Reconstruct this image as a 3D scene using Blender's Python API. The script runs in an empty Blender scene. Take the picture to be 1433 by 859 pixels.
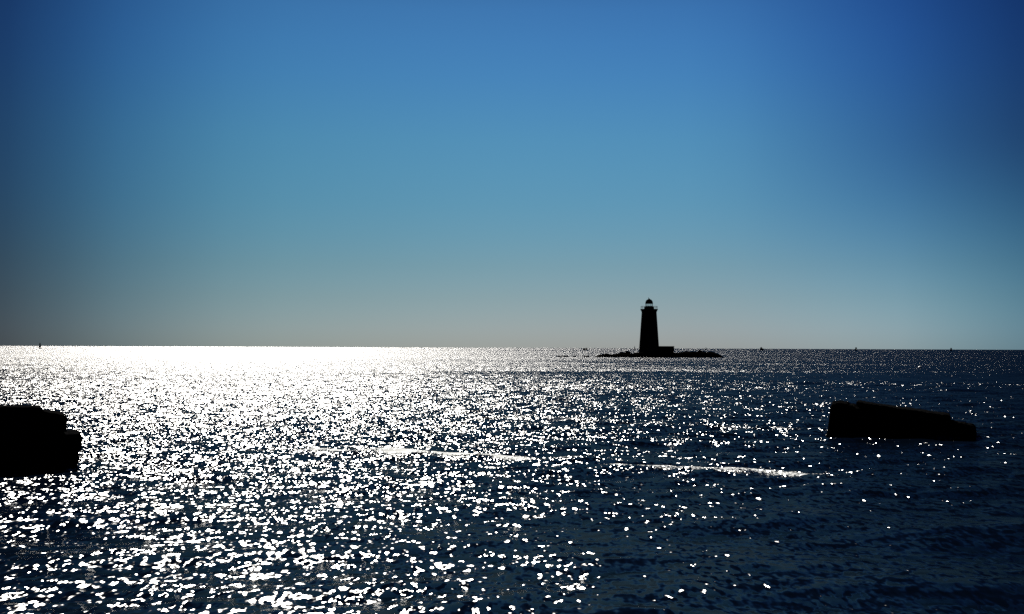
import bpy, bmesh, math, random
import numpy as np
from mathutils import Vector, noise as mnoise

random.seed(7)
rng = np.random.default_rng(11)
SC = bpy.context.scene
COL = SC.collection
R = math.radians

# ------------------------------------------------------------------ camera
CAM_H = 3.65                     # eye height above the water
F = 1730.0                       # focal length in photograph pixels (45 degree lens)
W0, H0 = 1433.0, 859.0
ROLL = math.atan(0.0039)
HZ = 486.4                       # horizon row at the middle of the frame
PITCH = math.atan((HZ - H0 / 2) / F)
cam_d = bpy.data.cameras.new('camera')
cam = bpy.data.objects.new('camera', cam_d)
COL.objects.link(cam)
cam_d.sensor_width = 36.0
cam_d.lens = 36.0 * F / W0
cam_d.clip_start = 0.1
cam_d.clip_end = 80000.0
cam.location = (0, 0, CAM_H)
from mathutils import Matrix
cam.rotation_euler = (Matrix.Rotation(R(90) + PITCH, 3, 'X') @ Matrix.Rotation(ROLL, 3, 'Z')).to_euler()
SC.camera = cam

# ------------------------------------------------------------------ sun and sky
SUN_EL, SUN_AZ = 35.0, -12.3     # azimuth measured from +Y towards +X
SUN_STRENGTH = 5.0
SKY_STRENGTH = 0.05
EXPOSURE = 0.85
world = bpy.data.worlds.new('World')
SC.world = world
world.use_nodes = True
wn, wl = world.node_tree.nodes, world.node_tree.links
wn.clear()
w_out = wn.new('ShaderNodeOutputWorld')
w_bg = wn.new('ShaderNodeBackground')
w_sky = wn.new('ShaderNodeTexSky')
w_sky.sky_type = 'NISHITA'
w_sky.sun_disc = False
w_sky.sun_elevation = R(SUN_EL)
w_sky.sun_rotation = R(SUN_AZ)
w_sky.air_density = 1.0
w_sky.dust_density = 0.6
w_sky.ozone_density = 2.0
w_bg.inputs['Strength'].default_value = SKY_STRENGTH
# colour gain over elevation: grey at the horizon, darkened overhead to dim the water
# and over bearing: a lens vignette painted into the sky, both sides darkened
w_tc = wn.new('ShaderNodeTexCoord')
w_xyz = wn.new('ShaderNodeSeparateXYZ')
wl.new(w_tc.outputs['Generated'], w_xyz.inputs[0])
def w_math(op, a, b=None):
    n = wn.new('ShaderNodeMath'); n.operation = op
    for k, v in enumerate((a, b)):
        if v is None: continue
        if isinstance(v, (int, float)): n.inputs[k].default_value = v
        else: wl.new(v, n.inputs[k])
    return n.outputs[0]
def w_ramp(fac, stops):
    n = wn.new('ShaderNodeValToRGB')
    n.color_ramp.interpolation = 'LINEAR'
    while len(n.color_ramp.elements) < len(stops):
        n.color_ramp.elements.new(0.5)
    for e, (p, c) in zip(n.color_ramp.elements, stops):
        e.position = p; e.color = (*c, 1)
    wl.new(fac, n.inputs[0])
    return n.outputs[0]
def smooth_table(xs, rows, n=30):
    """a smooth curve through the table, sampled for a colour ramp"""
    xs = np.array(xs, float); rows = np.array(rows, float)
    q = np.linspace(xs[0], xs[-1], 400)
    k = np.exp(-0.5 * (np.linspace(-3, 3, 41)) ** 2); k /= k.sum()
    out = []
    for c in range(3):
        v = np.interp(q, xs, rows[:, c])
        out.append(np.convolve(np.pad(v, 20, mode='edge'), k, mode='valid'))
    g = np.linspace(0, 399, n).astype(int)
    return [(float((q[i] - xs[0]) / (xs[-1] - xs[0])), tuple(float(o[i]) for o in out)) for i in g]
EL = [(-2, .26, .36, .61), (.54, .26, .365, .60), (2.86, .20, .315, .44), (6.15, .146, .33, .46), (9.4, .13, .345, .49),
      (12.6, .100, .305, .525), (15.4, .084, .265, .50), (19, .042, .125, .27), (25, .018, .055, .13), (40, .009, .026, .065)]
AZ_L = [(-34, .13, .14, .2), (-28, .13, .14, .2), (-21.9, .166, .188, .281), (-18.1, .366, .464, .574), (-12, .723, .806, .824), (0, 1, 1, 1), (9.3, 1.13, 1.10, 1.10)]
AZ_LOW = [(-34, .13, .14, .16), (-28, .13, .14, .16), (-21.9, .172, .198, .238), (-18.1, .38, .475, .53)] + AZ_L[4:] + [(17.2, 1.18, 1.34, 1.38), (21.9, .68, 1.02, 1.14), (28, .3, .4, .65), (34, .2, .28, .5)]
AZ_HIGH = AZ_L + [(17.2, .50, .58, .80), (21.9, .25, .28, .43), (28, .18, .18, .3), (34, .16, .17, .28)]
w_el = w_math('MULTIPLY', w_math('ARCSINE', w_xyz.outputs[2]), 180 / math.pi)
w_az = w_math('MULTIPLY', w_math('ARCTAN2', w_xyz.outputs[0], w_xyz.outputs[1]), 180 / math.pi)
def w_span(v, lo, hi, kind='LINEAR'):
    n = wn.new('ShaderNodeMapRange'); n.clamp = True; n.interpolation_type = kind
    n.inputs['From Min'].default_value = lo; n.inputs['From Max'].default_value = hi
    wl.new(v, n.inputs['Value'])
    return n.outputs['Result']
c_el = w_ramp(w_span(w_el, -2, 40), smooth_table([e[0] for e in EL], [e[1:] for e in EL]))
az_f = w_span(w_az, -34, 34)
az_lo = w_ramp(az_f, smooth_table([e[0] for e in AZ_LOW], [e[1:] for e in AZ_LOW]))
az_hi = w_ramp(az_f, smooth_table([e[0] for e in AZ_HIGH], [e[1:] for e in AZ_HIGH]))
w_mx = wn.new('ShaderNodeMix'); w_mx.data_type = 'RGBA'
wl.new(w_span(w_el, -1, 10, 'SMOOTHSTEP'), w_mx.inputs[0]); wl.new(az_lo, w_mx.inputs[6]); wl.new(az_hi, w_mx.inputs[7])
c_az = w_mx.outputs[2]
def w_mul(a, b):
    n = wn.new('ShaderNodeVectorMath'); n.operation = 'MULTIPLY'
    wl.new(a, n.inputs[0]); wl.new(b, n.inputs[1])
    return n.outputs[0]
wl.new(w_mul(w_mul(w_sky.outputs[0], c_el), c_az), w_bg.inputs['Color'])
wl.new(w_bg.outputs[0], w_out.inputs['Surface'])

sun_d = bpy.data.lights.new('sun', 'SUN')
sun_d.energy = SUN_STRENGTH
sun_d.angle = R(0.53)
sun_d.color = (1.0, 0.955, 0.88)
sun = bpy.data.objects.new('sun', sun_d)
COL.objects.link(sun)
sdir = Vector((math.sin(R(SUN_AZ)) * math.cos(R(SUN_EL)), math.cos(R(SUN_AZ)) * math.cos(R(SUN_EL)), math.sin(R(SUN_EL))))
sun.rotation_euler = sdir.to_track_quat('Z', 'Y').to_euler()
sun.location = sdir * 200

SC.view_settings.view_transform = 'Standard'
SC.view_settings.look = 'None'
SC.view_settings.gamma = 1.0
SC.view_settings.use_curve_mapping = False
SC.view_settings.exposure = EXPOSURE
SC.render.engine = 'CYCLES'
SC.cycles.use_denoising = False
SC.cycles.use_adaptive_sampling = False
SC.cycles.max_bounces = 4
SC.cycles.caustics_reflective = False
SC.cycles.caustics_refractive = False
SC.cycles.transparent_max_bounces = 6
SC.cycles.sample_clamp_indirect = 2.0

# ------------------------------------------------------------------ helpers
def tag(o, label=None, cat=None, group=None, kind=None):
    if label: o['label'] = label
    if cat: o['category'] = cat
    if group: o['group'] = group
    if kind: o['kind'] = kind
    return o

def empty(name, loc, rz=0.0):
    o = bpy.data.objects.new(name, None)
    COL.objects.link(o)
    o.location = loc
    o.rotation_euler = (0, 0, rz)
    return o

def link(name, me, mat, parent=None, smooth=False):
    me.materials.clear()
    me.materials.append(mat)
    if smooth:
        me.polygons.foreach_set('use_smooth', [True] * len(me.polygons))
    o = bpy.data.objects.new(name, me)
    COL.objects.link(o)
    if parent: o.parent = parent
    return o

def from_bm(name, bm, mat, parent=None, smooth=False):
    bmesh.ops.recalc_face_normals(bm, faces=bm.faces)
    me = bpy.data.meshes.new(name)
    bm.to_mesh(me); bm.free()
    return link(name, me, mat, parent, smooth)

def horizon_row(px):
    return HZ + (px - W0 / 2) * 0.0039

def ground(px, py):
    """the point of the water plane seen at photograph pixel (px, py)"""
    dy = py - horizon_row(px)
    d = CAM_H * F / dy
    return Vector(((px - W0 / 2) / F * d, d, 0))

def lathe(bm, prof, n=32, cx=0, cy=0):
    rings = []
    for r, z in prof:
        rings.append([bm.verts.new((cx + r * math.cos(2 * math.pi * k / n), cy + r * math.sin(2 * math.pi * k / n), z)) for k in range(n)])
    for a, b in zip(rings, rings[1:]):
        for k in range(n):
            bm.faces.new((a[k], a[(k + 1) % n], b[(k + 1) % n], b[k]))
    bm.faces.new(rings[0][::-1]); bm.faces.new(rings[-1])

def box(bm, x0, x1, y0, y1, z0, z1):
    v = [bm.verts.new((x, y, z)) for z in (z0, z1) for x, y in ((x0, y0), (x1, y0), (x1, y1), (x0, y1))]
    for f in ((3, 2, 1, 0), (4, 5, 6, 7), (0, 1, 5, 4), (1, 2, 6, 5), (2, 3, 7, 6), (3, 0, 4, 7)):
        bm.faces.new([v[i] for i in f])

def tube(bm, a, b, r, n=8, r2=None):
    a, b = Vector(a), Vector(b)
    q = (b - a).to_track_quat('Z', 'Y')
    r2 = r if r2 is None else r2
    ra = [bm.verts.new(a + q @ Vector((r * math.cos(2 * math.pi * k / n), r * math.sin(2 * math.pi * k / n), 0))) for k in range(n)]
    rb = [bm.verts.new(b + q @ Vector((r2 * math.cos(2 * math.pi * k / n), r2 * math.sin(2 * math.pi * k / n), 0))) for k in range(n)]
    for k in range(n):
        bm.faces.new((ra[k], ra[(k + 1) % n], rb[(k + 1) % n], rb[k]))
    bm.faces.new(ra[::-1]); bm.faces.new(rb)

def torus(bm, R_, r, z, n=32, m=6):
    g = [[bm.verts.new(((R_ + r * math.cos(2 * math.pi * j / m)) * math.cos(2 * math.pi * i / n),
                        (R_ + r * math.cos(2 * math.pi * j / m)) * math.sin(2 * math.pi * i / n),
                        z + r * math.sin(2 * math.pi * j / m))) for j in range(m)] for i in range(n)]
    for i in range(n):
        for j in range(m):
            bm.faces.new((g[i][j], g[(i + 1) % n][j], g[(i + 1) % n][(j + 1) % m], g[i][(j + 1) % m]))

# ------------------------------------------------------------------ materials
class NT:
    def __init__(self, name):
        self.m = bpy.data.materials.new(name)
        self.m.use_nodes = True
        self.t = self.m.node_tree
        self.n, self.l = self.t.nodes, self.t.links
        self.n.clear()
        self.out = self.n.new('ShaderNodeOutputMaterial')
    def node(self, kind, **kw):
        n = self.n.new(kind)
        for k, v in kw.items(): setattr(n, k, v)
        return n
    def put(self, sock, v):
        if isinstance(v, (int, float, tuple)): sock.default_value = v
        else: self.l.new(v, sock)
    def vm(self, op, a, b=None, scale=None):
        n = self.node('ShaderNodeVectorMath', operation=op)
        self.put(n.inputs[0], a)
        if b is not None: self.put(n.inputs[1], b)
        if scale is not None: self.put(n.inputs['Scale'], scale)
        return n.outputs[0]
    def mt(self, op, a, b=None):
        n = self.node('ShaderNodeMath', operation=op)
        self.put(n.inputs[0], a)
        if b is not None: self.put(n.inputs[1], b)
        return n.outputs[0]
    def noise(self, vec, scale, detail=2, rough=0.5):
        n = self.node('ShaderNodeTexNoise')
        self.l.new(vec, n.inputs['Vector'])
        n.inputs['Scale'].default_value = scale
        n.inputs['Detail'].default_value = detail
        n.inputs['Roughness'].default_value = rough
        return n

def weathered(name, c0, c1, scale, rough, bump=0.02, spec=0.3, metal=0.0):
    t = NT(name)
    co = t.node('ShaderNodeTexCoord').outputs['Object']
    big = t.noise(co, scale, 5, 0.6)
    fine = t.noise(co, scale * 9, 4, 0.6)
    mix = t.mt('MULTIPLY', t.mt('ADD', big.outputs[0], fine.outputs[0]), 0.5)
    rp = t.node('ShaderNodeValToRGB')
    rp.color_ramp.elements[0].position = 0.38; rp.color_ramp.elements[0].color = (*c0, 1)
    rp.color_ramp.elements[1].position = 0.62; rp.color_ramp.elements[1].color = (*c1, 1)
    t.l.new(mix, rp.inputs[0])
    p = t.node('ShaderNodeBsdfPrincipled')
    t.l.new(rp.outputs[0], p.inputs['Base Color'])
    p.inputs['Roughness'].default_value = rough
    p.inputs['Specular IOR Level'].default_value = spec
    p.inputs['Metallic'].default_value = metal
    bp = t.node('ShaderNodeBump')
    bp.inputs['Distance'].default_value = bump
    t.l.new(fine.outputs[0], bp.inputs['Height'])
    t.l.new(bp.outputs[0], p.inputs['Normal'])
    t.l.new(p.outputs[0], t.out.inputs['Surface'])
    return t.m

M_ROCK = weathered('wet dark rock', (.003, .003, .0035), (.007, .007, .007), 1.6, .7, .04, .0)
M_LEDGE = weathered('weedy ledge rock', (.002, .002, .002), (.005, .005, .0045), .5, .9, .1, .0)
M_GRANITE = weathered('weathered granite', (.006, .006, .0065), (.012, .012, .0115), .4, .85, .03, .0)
M_IRON = weathered('black painted iron', (.008, .008, .009), (.016, .016, .017), 1.0, .8, .005, .0)
M_HULL = weathered('dark hull paint', (.01, .012, .018), (.02, .022, .03), .8, .5, .003, .3)
M_CABIN = weathered('cabin paint', (.03, .03, .032), (.05, .05, .05), .8, .6, .003, .3)
M_BUOY = weathered('buoy paint', (.012, .015, .012), (.03, .03, .025), .8, .6, .003, .3)
M_FLOAT = weathered('white float plastic', (.6, .6, .6), (.82, .82, .8), 6, .25, .002, .5)
M_SAIL = weathered('pale sail cloth', (.55, .55, .53), (.75, .75, .72), .4, .8, .003, .1)

def glass_mat():
    t = NT('lantern glass')
    tr = t.node('ShaderNodeBsdfTransparent'); tr.inputs[0].default_value = (.93, .95, .95, 1)
    gl = t.node('ShaderNodeBsdfGlossy'); gl.inputs['Roughness'].default_value = .05
    mx = t.node('ShaderNodeMixShader'); mx.inputs[0].default_value = .06
    t.l.new(tr.outputs[0], mx.inputs[1]); t.l.new(gl.outputs[0], mx.inputs[2])
    t.l.new(mx.outputs[0], t.out.inputs['Surface'])
    return t.m
M_GLASS = glass_mat()

# ------------------------------------------------------------------ water
WAVE_SLOPE = 0.13        # slope of the modelled waves
RIP_A, RIP_B = 1.05, 1.3   # strength of the ripples carried by the material
RIP_ROUGH = 0.235
FAR_ROUGH = 0.385      # ripples too far off to be told apart

def water_mat():
    t = NT('sea water')
    pos = t.node('ShaderNodeTexCoord').outputs['Object']
    geo = t.node('ShaderNodeNewGeometry')
    chop = t.node('ShaderNodeAttribute', attribute_name='chop').outputs['Fac']
    def field(scale, detail, sc3, off):
        v = t.vm('ADD', t.vm('MULTIPLY', pos, sc3), off)
        n = t.noise(v, scale, detail, 0.55)
        return t.vm('SUBTRACT', n.outputs['Color'], (.5, .5, .5))
    a = field(1 / .5, 2, (.6, 1.2, 1), (3.1, 7.7, .4))
    b = field(1 / .13, 1, (1, .42, 1), (31.1, 17.7, 5.4))
    # ripples come in small flurries
    fl = t.node('ShaderNodeMapRange'); fl.clamp = True
    t.l.new(t.noise(t.vm('MULTIPLY', pos, (.8, .8, 1)), .9, 2, .6).outputs[0], fl.inputs['Value'])
    fl.inputs['From Min'].default_value = .42; fl.inputs['From Max'].default_value = .72
    fl.inputs['To Min'].default_value = .80; fl.inputs['To Max'].default_value = 2.35
    b = t.vm('SCALE', b, scale=fl.outputs[0])
    sl = t.vm('ADD', t.vm('SCALE', a, scale=RIP_A), t.vm('SCALE', b, scale=RIP_B))
    sl = t.vm('MULTIPLY', t.vm('SCALE', sl, scale=chop), (1, 1, 0))
    nrm = t.vm('NORMALIZE', t.vm('SUBTRACT', geo.outputs['Normal'], sl))
    fr = t.node('ShaderNodeFresnel'); fr.inputs['IOR'].default_value = 1.333
    t.l.new(nrm, fr.inputs['Normal'])
    f = t.mt('MINIMUM', t.mt('MULTIPLY', fr.outputs[0], .22), 0.11)
    gl = t.node('ShaderNodeBsdfAnisotropic', distribution='BECKMANN')
    t.l.new(t.node('ShaderNodeAttribute', attribute_name='unresolved').outputs['Fac'], gl.inputs['Roughness'])
    gl.inputs['Color'].default_value = (1, 1, 1, 1)
    t.l.new(nrm, gl.inputs['Normal'])
    df = t.node('ShaderNodeBsdfDiffuse')
    df.inputs['Color'].default_value = (.0007, .002, .005, 1)
    mx = t.node('ShaderNodeMixShader')
    t.l.new(f, mx.inputs[0]); t.l.new(df.outputs[0], mx.inputs[1]); t.l.new(gl.outputs[0], mx.inputs[2])
    fo = t.node('ShaderNodeAttribute', attribute_name='foam').outputs['Fac']
    fn = t.noise(t.vm('MULTIPLY', pos, (1, .35, 1)), 15, 3, .6)
    fp = t.noise(t.vm('MULTIPLY', pos, (1, .35, 1)), .9, 2, .5)
    cover = t.mt('ADD', fn.outputs[0], t.mt('MULTIPLY', t.mt('SUBTRACT', fp.outputs[0], .5), .45))
    thr = t.mt('SUBTRACT', .83, t.mt('MULTIPLY', fo, .42))
    mr = t.node('ShaderNodeMapRange'); mr.clamp = True
    t.l.new(t.mt('SUBTRACT', cover, thr), mr.inputs['Value'])
    mr.inputs['From Min'].default_value = 0; mr.inputs['From Max'].default_value = .06
    fd = t.node('ShaderNodeBsdfDiffuse'); fd.inputs['Color'].default_value = (.8, .82, .82, 1)
    m2 = t.node('ShaderNodeMixShader')
    t.l.new(t.mt('MULTIPLY', mr.outputs[0], t.mt('MULTIPLY', t.mt('GREATER_THAN', fo, .02), .8)), m2.inputs[0])
    t.l.new(mx.outputs[0], m2.inputs[1]); t.l.new(fd.outputs[0], m2.inputs[2])
    t.l.new(m2.outputs[0], t.out.inputs['Surface'])
    return t.m

def seg_dist(X, Y, pts):
    """distance from a polyline and the fraction of the way along it"""
    best = np.full(X.shape, 1e9); frac = np.zeros(X.shape)
    n = len(pts) - 1
    for i in range(n):
        ax, ay = pts[i]; bx, by = pts[i + 1]
        dx, dy = bx - ax, by - ay
        u = np.clip(((X - ax) * dx + (Y - ay) * dy) / (dx * dx + dy * dy), 0, 1)
        d = np.hypot(X - ax - u * dx, Y - ay - u * dy)
        m = d < best
        best[m] = d[m]; frac[m] = ((i + u) / n)[m]
    return best, frac

# streaks of disturbed water: pixel polyline, half width in metres, gain
STREAKS = [([(400, 628.5), (520, 634), (640, 639), (760, 643), (850, 648)], 1.0, .9, 1.12),
           ([(835, 652.5), (960, 657), (1060, 660), (1190, 665)], .8, .9, .98),
           ([(640, 580), (760, 586), (900, 592), (1040, 598), (1160, 604)], 1.0, 1.0, .55),
           ([(900, 616), (1020, 622), (1130, 625)], .8, .35, 0),
           ([(1145, 617), (1260, 617), (1385, 613)], .4, .3, .1),
           ([(-80, 661), (60, 661), (120, 656)], .22, .7, .35),
           ([(800, 507), (960, 507)], 14, -.45, 0),
           ([(560, 517), (900, 517), (1080, 520)], 9, .5, 0),
           ([(-100, 488.5), (500, 488.5), (1100, 491)], 160, .35, 0)]

def build_water():
    th = np.concatenate([np.linspace(-33, 33, 821), np.linspace(33, 327, 75)[1:-1]]) * math.pi / 180
    r = [2.0]
    while r[-1] < 40000:
        k = r[-1]
        r.append(k * (1.03 if k < 13 else 1.0038 if k < 130 else 1.0055 if k < 620 else 1.06))
    r = np.array(r)
    nr, nt = len(r), len(th)
    RR, TT = np.meshgrid(r, th, indexing='ij')
    X = RR * np.sin(TT); Y = RR * np.cos(TT)
    dr = np.gradient(r)[:, None]
    # gusts and slicks: long soft bands lying across the view
    g = np.zeros_like(X)
    for lam, wgt in ((14, .5), (24, .7), (45, .8), (90, .9), (200, 1.0), (420, 1.0)):
        for j in range(5):
            a = rng.normal(math.pi / 2, .22)
            k = 2 * math.pi / (lam * rng.uniform(.75, 1.3))
            vis = np.clip(lam / (2.5 * dr), 0, 1)
            g += wgt * vis * np.sin(k * (X * math.cos(a) * .6 + Y * math.sin(a)) + rng.uniform(0, 6.28) + 1.2 * np.sin(X / (lam * 1.7) + rng.uniform(0, 6.28)))
    g /= 3.2
    chop = np.clip(1 + .2 * g, .55, 1.45)
    # modelled waves
    Z = np.zeros_like(X)
    NW = 150
    lams = np.exp(np.linspace(math.log(.32), math.log(7.5), NW))
    lost = np.zeros_like(dr)
    for i, lam in enumerate(lams):
        lam = lam * rng.uniform(.97, 1.03)
        a = math.pi / 2 + .35 + rng.normal(0, .62)
        s = WAVE_SLOPE * math.sqrt(2.0 / NW) * (0.8 if lam > 3 else 1.0)
        amp = s * lam / (2 * math.pi)
        w = np.clip((lam / dr - 2.6) / 2.5, 0, 1)
        lost = lost + s * s / 2 * (1 - w * w)
        if w.max() <= 0: continue
        rows = np.nonzero(w[:, 0] > 0)[0]
        hi = rows[-1] + 1
        k = 2 * math.pi / lam
        Z[:hi] += amp * w[:hi] * np.sin(k * (X[:hi] * math.cos(a) + Y[:hi] * math.sin(a)) + rng.uniform(0, 6.28))
    env = np.clip(chop, .7, 1.3)
    Z *= env
    # the short waves too fine for the far mesh are carried by the material
    base_var = (RIP_A ** 2 + RIP_B ** 2) * .105 ** 2
    chop = chop * np.sqrt((base_var + lost) / base_var)
    far = np.clip((np.log(r) - math.log(60)) / (math.log(450) - math.log(60)), 0, 1)[:, None]
    chop = chop * (1 - .14 * far)
    foam = np.zeros_like(X)
    for pts, wd, gain, fm in STREAKS:
        P = [tuple(ground(*p)[:2]) for p in pts]
        d, u = seg_dist(X, Y, P)
        jag = wd * (1 + .35 * np.sin(X * 1.3) + .25 * np.sin(X * 3.1 + 1))
        end = np.clip(np.minimum(u / .08, (1 - u) / .14), 0, 1)
        m = np.exp(-(d / jag) ** 2) * end
        chop = chop * (1 + gain * m)
        foam = np.maximum(foam, fm * m)
        # the calm trough on the near side
        d2, u2 = seg_dist(X, Y, [(p[0], p[1] - 2.6 * wd) for p in P])
        chop = chop * (1 - .35 * np.exp(-(d2 / (1.3 * wd)) ** 2) * end)
        if wd < 2:
            Z += .10 * m - .05 * np.exp(-(d2 / (1.2 * wd)) ** 2) * end
    co = np.stack([X, Y, Z], -1).reshape(-1, 3).astype(np.float32)
    idx = np.arange(nr * nt).reshape(nr, nt)
    nx = np.roll(idx, -1, axis=1)
    quads = np.stack([idx[:-1], nx[:-1], nx[1:], idx[1:]], -1).reshape(-1, 4)[:, ::-1].copy()
    me = bpy.data.meshes.new('water')
    me.vertices.add(len(co)); me.vertices.foreach_set('co', co.ravel())
    me.loops.add(quads.size); me.loops.foreach_set('vertex_index', quads.ravel().astype(np.int32))
    me.polygons.add(len(quads))
    me.polygons.foreach_set('loop_start', np.arange(0, quads.size, 4, dtype=np.int32))
    me.update(calc_edges=True)
    me.polygons.foreach_set('use_smooth', np.ones(len(quads), dtype=bool))
    at = me.attributes.new('chop', 'FLOAT', 'POINT')
    at.data.foreach_set('value', chop.ravel().astype(np.float32))
    ua = me.attributes.new('unresolved', 'FLOAT', 'POINT')
    ur = RIP_ROUGH + (FAR_ROUGH - RIP_ROUGH) * np.clip((np.log(r) - math.log(45)) / (math.log(500) - math.log(45)), 0, 1)
    ua.data.foreach_set('value', np.repeat(ur, nt).astype(np.float32))
    fa = me.attributes.new('foam', 'FLOAT', 'POINT')
    fa.data.foreach_set('value', foam.ravel().astype(np.float32))
    o = link('water', me, water_mat())
    tag(o, 'dark blue choppy sea with a wide path of sun glitter', 'sea', kind='structure')
    return o
build_water()

# ------------------------------------------------------------------ stones
def stone(name, loc_px, poly_px, depth, label, seed, rough=.06, voxel=.034, mat=None, cat='stone block', lean=0.0, back=0.0):
    """a stone whose outline is given in photograph pixels and stands at the distance of loc_px; it gets its own depth"""
    base = ground(*loc_px)
    sc = base.y / F
    y0 = horizon_row(loc_px[0])
    pts = [((px - loc_px[0]) * sc * (.93 if px > loc_px[0] > 1000 else 1), (y0 - py) * sc + CAM_H) for px, py in poly_px]
    bm = bmesh.new()
    fr = [bm.verts.new((x, 0, z)) for x, z in pts]
    mx = sum(p[0] for p in pts) / len(pts)
    bk = [bm.verts.new((mx + (x - mx) * (1 + .04 * math.sin(seed)), depth, z + lean * depth)) for x, z in pts]
    n = len(pts)
    bm.faces.new(fr); bm.faces.new(bk[::-1])
    for k in range(n):
        bm.faces.new((fr[k], bk[k], bk[(k + 1) % n], fr[(k + 1) % n]))
    bmesh.ops.recalc_face_normals(bm, faces=bm.faces)
    me = bpy.data.meshes.new(name + '_raw')
    bm.to_mesh(me); bm.free()
    tmp = bpy.data.objects.new(name + '_raw', me)
    COL.objects.link(tmp)
    md = tmp.modifiers.new('r', 'REMESH'); md.mode = 'VOXEL'; md.voxel_size = voxel
    sm = tmp.modifiers.new('s', 'SMOOTH'); sm.factor = .3; sm.iterations = 1
    dg = bpy.context.evaluated_depsgraph_get()
    ev = tmp.evaluated_get(dg)
    out = bpy.data.meshes.new_from_object(ev)
    bpy.data.objects.remove(tmp)
    out.name = name
    off = Vector((seed * 3.7, seed * 1.3, seed * 2.1))
    nv = [v.normal.copy() for v in out.vertices]
    for v, nn in zip(out.vertices, nv):
        p = v.co
        h = mnoise.fractal(p * 1.3 + off, .8, 2.1, 3) * rough * 1.5 + mnoise.fractal(p * 5 + off, .8, 2.0, 3) * rough * .7
        v.co = p + nn * h
    o = link(name, out, mat or M_ROCK, smooth=False)
    o.location = (base.x, base.y + back, 0)
    o.rotation_euler = (0, 0, -math.atan2(base.x, base.y))
    tag(o, label, cat)
    return o

RL = (1264, 613)
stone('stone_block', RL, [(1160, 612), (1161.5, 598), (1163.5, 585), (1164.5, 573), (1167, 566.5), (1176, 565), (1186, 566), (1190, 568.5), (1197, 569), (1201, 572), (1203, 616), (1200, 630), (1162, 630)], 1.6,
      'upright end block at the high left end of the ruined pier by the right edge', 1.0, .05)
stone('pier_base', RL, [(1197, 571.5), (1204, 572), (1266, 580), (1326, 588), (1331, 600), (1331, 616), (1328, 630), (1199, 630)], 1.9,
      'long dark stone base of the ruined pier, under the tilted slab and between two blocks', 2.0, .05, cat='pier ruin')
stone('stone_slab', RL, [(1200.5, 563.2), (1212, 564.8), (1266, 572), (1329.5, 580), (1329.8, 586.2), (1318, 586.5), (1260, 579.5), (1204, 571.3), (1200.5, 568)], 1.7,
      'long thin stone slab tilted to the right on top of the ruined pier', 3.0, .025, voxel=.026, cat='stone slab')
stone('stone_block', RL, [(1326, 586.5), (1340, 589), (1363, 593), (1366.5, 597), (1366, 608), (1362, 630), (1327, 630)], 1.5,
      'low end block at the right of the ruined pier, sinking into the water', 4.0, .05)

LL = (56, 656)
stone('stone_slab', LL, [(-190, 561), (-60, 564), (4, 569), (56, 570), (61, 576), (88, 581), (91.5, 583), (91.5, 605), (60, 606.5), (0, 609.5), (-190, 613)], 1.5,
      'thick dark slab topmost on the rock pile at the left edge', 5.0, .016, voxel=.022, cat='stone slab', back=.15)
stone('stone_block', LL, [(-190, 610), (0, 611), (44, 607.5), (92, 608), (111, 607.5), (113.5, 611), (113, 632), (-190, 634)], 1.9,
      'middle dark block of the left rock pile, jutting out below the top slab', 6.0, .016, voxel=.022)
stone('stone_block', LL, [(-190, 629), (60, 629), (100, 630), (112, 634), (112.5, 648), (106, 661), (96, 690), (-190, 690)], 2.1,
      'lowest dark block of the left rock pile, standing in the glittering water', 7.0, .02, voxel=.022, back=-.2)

# ------------------------------------------------------------------ lighthouse islet
IS = ground(908.5, 499.8)
ISC = IS.y / F
IY0 = horizon_row(908.5)
def iz(py): return (499.8 - py) * ISC
def ix(px): return (px - 908.5) * ISC
def islet():
    prof = [(830, 503), (836, 499.4), (842, 497.6), (850, 496.6), (858, 497.8), (866, 496.2), (886, 496.2), (892, 494.6), (900, 494), (944, 495), (950, 495), (956, 493.6), (972, 493.2),
            (990, 493.6), (998, 494.6), (1003, 496.6), (1009, 499.2), (1016, 503)]
    xs = np.linspace(830, 1016, 190); ys = np.linspace(-1, 1, 40)
    bm = bmesh.new()
    g = []
    for px in xs:
        z0 = iz(np.interp(px, [p[0] for p in prof], [p[1] for p in prof])) + .35
        row = []
        for v in ys:
            x = ix(px); y = v * 7.0
            z = (z0 + .9) * (1 - abs(v) ** 9) - .9 + (1 - abs(v)) * .0
            z += .28 * mnoise.fractal(Vector((x * .45, y * .45, 3.3)), .7, 2.1, 4)
            row.append(bm.verts.new((x, y, z)))
        g.append(row)
    for a, b in zip(g, g[1:]):
        for k in range(len(ys) - 1):
            bm.faces.new((a[k], b[k], b[k + 1], a[k + 1]))
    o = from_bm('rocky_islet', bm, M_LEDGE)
    o.location = IS
    tag(o, 'low black rock ledge carrying the lighthouse above the sea', 'islet', kind='structure')
islet()

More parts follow.
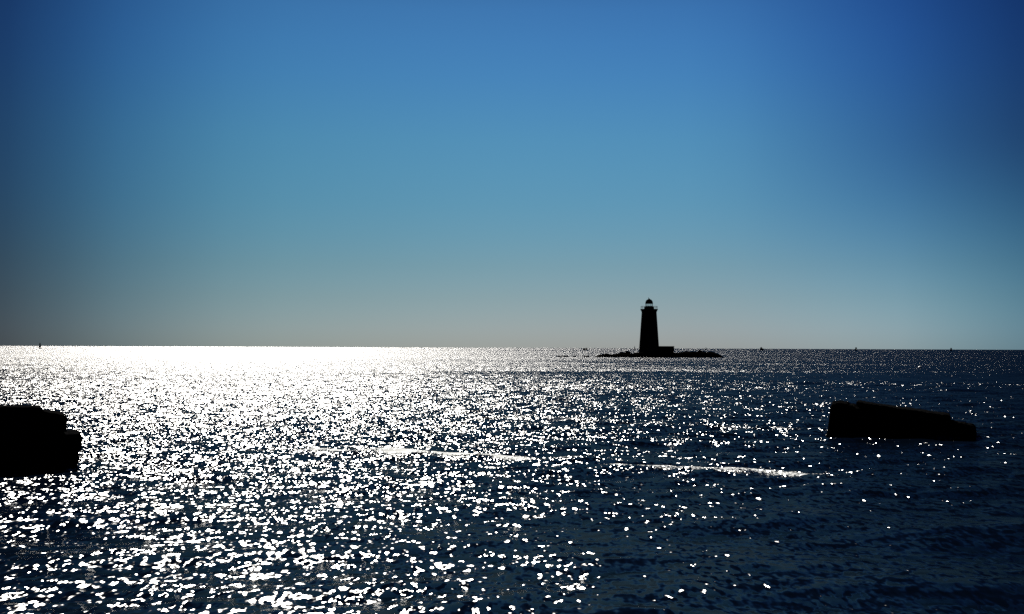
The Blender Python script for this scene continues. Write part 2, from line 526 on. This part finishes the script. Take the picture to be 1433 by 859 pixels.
def boulder(px, top, wpx, label, seed, yoff, group='boulders on the lighthouse ledge'):
    w = wpx * ISC / 2
    bm = bmesh.new()
    bmesh.ops.create_icosphere(bm, subdivisions=3, radius=1)
    h = iz(top)
    for v in bm.verts:
        n = v.co.normalized()
        k = 1 + .45 * mnoise.fractal(n * 1.6 + Vector((seed * 5.1, seed, 0)), .8, 2.0, 3)
        v.co = Vector((n.x * w * k, n.y * w * .8 * k, n.z * .55 * h * k + .45 * h))
    o = from_bm('boulder', bm, M_LEDGE)
    o.location = (IS.x + ix(px), IS.y + yoff, 0)
    tag(o, label, 'boulder', group)
for i, (px, top, wp, lab, yo) in enumerate([
        (846, 496.0, 10, 'low flat boulder at the far left tip of the lighthouse ledge', -2),
        (856, 496.5, 8, 'small boulder second from the left tip of the lighthouse ledge', 1),
        (870.5, 493.0, 9, 'left half of the tall boulder pair left of the lighthouse', -1),
        (878.5, 492.0, 13, 'widest boulder on the ledge, left of the lighthouse', 1),
        (891, 493.0, 12, 'boulder against the left foot of the lighthouse tower', -1.5),
        (952, 493.5, 10, 'boulder just right of the low stone building', -1),
        (964, 492.0, 20, 'broad flat boulder in the middle of the ledge right of the building', 1),
        (979.5, 489.9, 9, 'tallest pointed boulder on the right part of the ledge', 0),
        (985, 491.0, 9, 'smaller boulder leaning on the right of the tall pointed one', -1),
        (995, 492.6, 15, 'rounded boulder near the right tip of the lighthouse ledge', 1)]):
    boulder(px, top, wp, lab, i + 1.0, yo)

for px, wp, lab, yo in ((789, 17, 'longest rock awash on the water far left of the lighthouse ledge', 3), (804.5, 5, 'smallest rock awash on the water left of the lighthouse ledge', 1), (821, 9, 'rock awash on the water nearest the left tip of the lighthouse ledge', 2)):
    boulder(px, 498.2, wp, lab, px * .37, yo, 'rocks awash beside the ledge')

# lighthouse
lh = empty('lighthouse', (IS.x, IS.y, 0))
tag(lh, 'tall dark granite lighthouse tower with gallery and glazed lantern on the rock ledge', 'lighthouse')
def rp(wpx): return wpx / 2 * ISC
bm = bmesh.new()
lathe(bm, [(rp(31.5), -.5), (rp(31), iz(496.5)), (rp(29), iz(495)), (rp(28.2), iz(490)), (rp(25.8), iz(473)), (rp(23.4), iz(455)), (rp(21.4), iz(441)), (rp(20.9), iz(437.2))], 48)
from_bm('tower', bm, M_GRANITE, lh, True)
bm = bmesh.new()
lathe(bm, [(rp(20.6), iz(437.2)), (rp(21.4), iz(436)), (rp(23.6), iz(433.8)), (rp(24.2), iz(433.4)), (rp(24.2), iz(432.4))], 48)
gal = from_bm('gallery', bm, M_GRANITE, lh)
bm = bmesh.new()
rr = rp(23.2)
for k in range(16):
    a = 2 * math.pi * k / 16 + .1
    tube(bm, (rr * math.cos(a), rr * math.sin(a), iz(432.45)), (rr * math.cos(a), rr * math.sin(a), iz(428.6)), .045)
torus(bm, rr, .04, iz(428.6)); torus(bm, rr, .03, iz(430.4))
from_bm('railing', bm, M_IRON, gal)
bm = bmesh.new()
lathe(bm, [(rp(14.2), iz(432.4)), (rp(13.6), iz(429.4)), (rp(12.4), iz(429.2)), (rp(10.8), iz(428.9)), (rp(10.6), iz(428.2))], 32)
lan = from_bm('lantern_base', bm, M_IRON, lh)
bm = bmesh.new()
lathe(bm, [(rp(9.9), iz(428.2)), (rp(9.9), iz(424.9))], 10)
bm.faces.ensure_lookup_table()
bmesh.ops.delete(bm, geom=[f for f in bm.faces if len(f.verts) > 4], context='FACES_ONLY')
lgl = from_bm('lantern_glass', bm, M_GLASS, lh)
for k in range(10):
    a = 2 * math.pi * k / 10
    bm = bmesh.new()
    tube(bm, (rp(10.2) * math.cos(a), rp(10.2) * math.sin(a), iz(428.2)), (rp(10.2) * math.cos(a), rp(10.2) * math.sin(a), iz(424.9)), .05)
    from_bm('mullion', bm, M_IRON, lgl)
bm = bmesh.new()
prof = [(rp(11.0), iz(424.9)), (rp(11.0), iz(424.4))]
for q in np.linspace(0, 1, 9):
    prof.append((max(rp(10.6) * math.cos(q * math.pi / 2) ** .8, .28), iz(424.4) + (iz(418.6) - iz(424.4)) * math.sin(q * math.pi / 2) ** .92))
lathe(bm, prof, 32)
dome = from_bm('dome', bm, M_IRON, lh, True)
bm = bmesh.new()
lathe(bm, [(.3, iz(419)), (.4, iz(418.4)), (.34, iz(417.9)), (.1, iz(417.7))], 16)
tube(bm, (-.05, 0, iz(418)), (-.32, 0, iz(416.1)), .15, 8, .07)
from_bm('vent_finial', bm, M_IRON, dome)

oh = empty('stone_building', (IS.x, IS.y, 0))
tag(oh, 'low flat roofed stone building joined to the right foot of the lighthouse', 'building')
bm = bmesh.new()
box(bm, ix(921.5), ix(942.3), -2.6, 2.6, -.2, iz(484.9))
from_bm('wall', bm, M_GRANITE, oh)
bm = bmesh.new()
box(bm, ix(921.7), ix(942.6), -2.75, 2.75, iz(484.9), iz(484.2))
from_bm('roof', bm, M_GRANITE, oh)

# ------------------------------------------------------------------ far boats and buoys
def hull_bm(L, B, H, sheer=.35, stern=.8):
    bm = bmesh.new()
    rings = []
    for q in np.linspace(0, 1, 13):
        x = (q - .5) * L
        w = B / 2 * (1 - max(0, (q - .45) / .55) ** 2.2) * (stern + (1 - stern) * min(1, q / .3))
        w = max(w, .04)
        top = H * (1 + sheer * q * q)
        rings.append([bm.verts.new(p) for p in ((x, -w, top), (x, -w * .92, H * .4), (x, -w * .6, -.3), (x, w * .6, -.3), (x, w * .92, H * .4), (x, w, top))])
    for a, b in zip(rings, rings[1:]):
        for k in range(6):
            bm.faces.new((a[k], a[(k + 1) % 6], b[(k + 1) % 6], b[k]))
    bm.faces.new(rings[0][::-1]); bm.faces.new(rings[-1])
    return bm

def boat(px, dist, L, B, H, rz, label, cabin=None, mast=0.0, sail=False, group='boats on the horizon'):
    o = empty('sailing_boat' if sail else 'fishing_boat', ((px - W0 / 2) / F * dist, dist, 0), rz)
    tag(o, label, 'boat', group)
    from_bm('hull', hull_bm(L, B, H), M_HULL, o)
    if cabin:
        x0, x1, hh = cabin
        bm = bmesh.new()
        box(bm, x0 * L, x1 * L, -B * .33, B * .33, H * .9, H + hh)
        cb = from_bm('wheelhouse', bm, M_CABIN, o)
        bm = bmesh.new()
        box(bm, x0 * L - .6, x1 * L + .25, -B * .38, B * .38, H + hh, H + hh + .15)
        from_bm('roof', bm, M_CABIN, cb)
    if mast:
        bm = bmesh.new()
        tube(bm, (.02 * L, 0, H * .8), (.02 * L, 0, H + mast), .1, 8, .05)
        from_bm('mast', bm, M_IRON, o)
    if sail:
        bm = bmesh.new()
        v = [bm.verts.new(p) for p in ((0, .06, H + 1), (-.45 * L, .25, H + 1), (0, .06, H + mast * .95))]
        bm.faces.new(v)
        v2 = [bm.verts.new(p) for p in ((0, .02, H + 1), (-.45 * L, .21, H + 1), (0, .02, H + mast * .95))]
        bm.faces.new(v2[::-1])
        for i in range(3): bm.faces.new((v[i], v2[i], v2[(i + 1) % 3], v[(i + 1) % 3]))
        from_bm('sail', bm, M_SAIL, o)
    return o
boat(819, 2000, 6.6, 2.6, 3.1, .1, 'long low dark boat on the bright horizon left of the lighthouse', None, 0)
boat(888.5, 3200, 5.5, 2.4, 1.8, 0, 'tiny sailing boat on the horizon just left of the lighthouse tower', None, 8.5, True)
boat(988, 2600, 3.4, 1.8, 3.0, 1.2, 'tiny boat speck above the right tip of the lighthouse ledge', (-.25, .3, 2.4), 4)
boat(1066, 2400, 6.2, 2.6, 4.1, 2.9, 'first dark boat on the horizon right of the lighthouse, high on its left', (-.1, .35, 2.2), 3.4)
boat(1198, 2400, 5.6, 2.6, 3.8, .9, 'largest dark boat on the horizon, above the left end of the ruined pier', (-.35, .25, 2.9), 3.6)
boat(1331, 2400, 5.0, 2.6, 4.0, .7, 'small dark boat on the horizon nearest the right edge', (-.3, .2, 2.3), 3.0)

by = empty('channel_buoy', ((56.5 - W0 / 2) / F * 1500, 1500, 0))
tag(by, 'dark channel buoy standing on the bright horizon at the far left', 'buoy')
bm = bmesh.new(); lathe(bm, [(1.1, -.6), (1.5, .1), (1.5, .9), (1.2, 1.1)], 20)
from_bm('float', bm, M_BUOY, by)
bm = bmesh.new()
for k in range(4):
    a = math.pi / 4 + k * math.pi / 2
    tube(bm, (1.1 * math.cos(a), 1.1 * math.sin(a), 1.1), (.7 * math.cos(a), .7 * math.sin(a), 6.2), .14)
for z, r_ in ((2.8, .95), (4.4, .82), (6.2, .72)): torus(bm, r_, .09, z, 4)
box(bm, -.8, .8, -.06, .06, 2.0, 6.0)
from_bm('frame', bm, M_BUOY, by)
bm = bmesh.new(); lathe(bm, [(.5, 6.2), (.55, 7.0), (.25, 7.5)], 12)
from_bm('lamp', bm, M_BUOY, by)

p = ground(1287.5, 515.2)
fl = empty('mooring_float', (p.x, p.y, 0))
tag(fl, 'small white float on the dark water between the horizon and the ruined pier', 'float')
bm = bmesh.new()
bmesh.ops.create_uvsphere(bm, u_segments=20, v_segments=12, radius=.5)
for v in bm.verts: v.co = Vector((v.co.x * .85, v.co.y * .8, v.co.z * .62 + .12))
from_bm('body', bm, M_FLOAT, fl, True)
bm = bmesh.new(); tube(bm, (0, 0, .38), (.03, 0, .72), .05, 8, .035)
from_bm('eye_post', bm, M_FLOAT, fl)
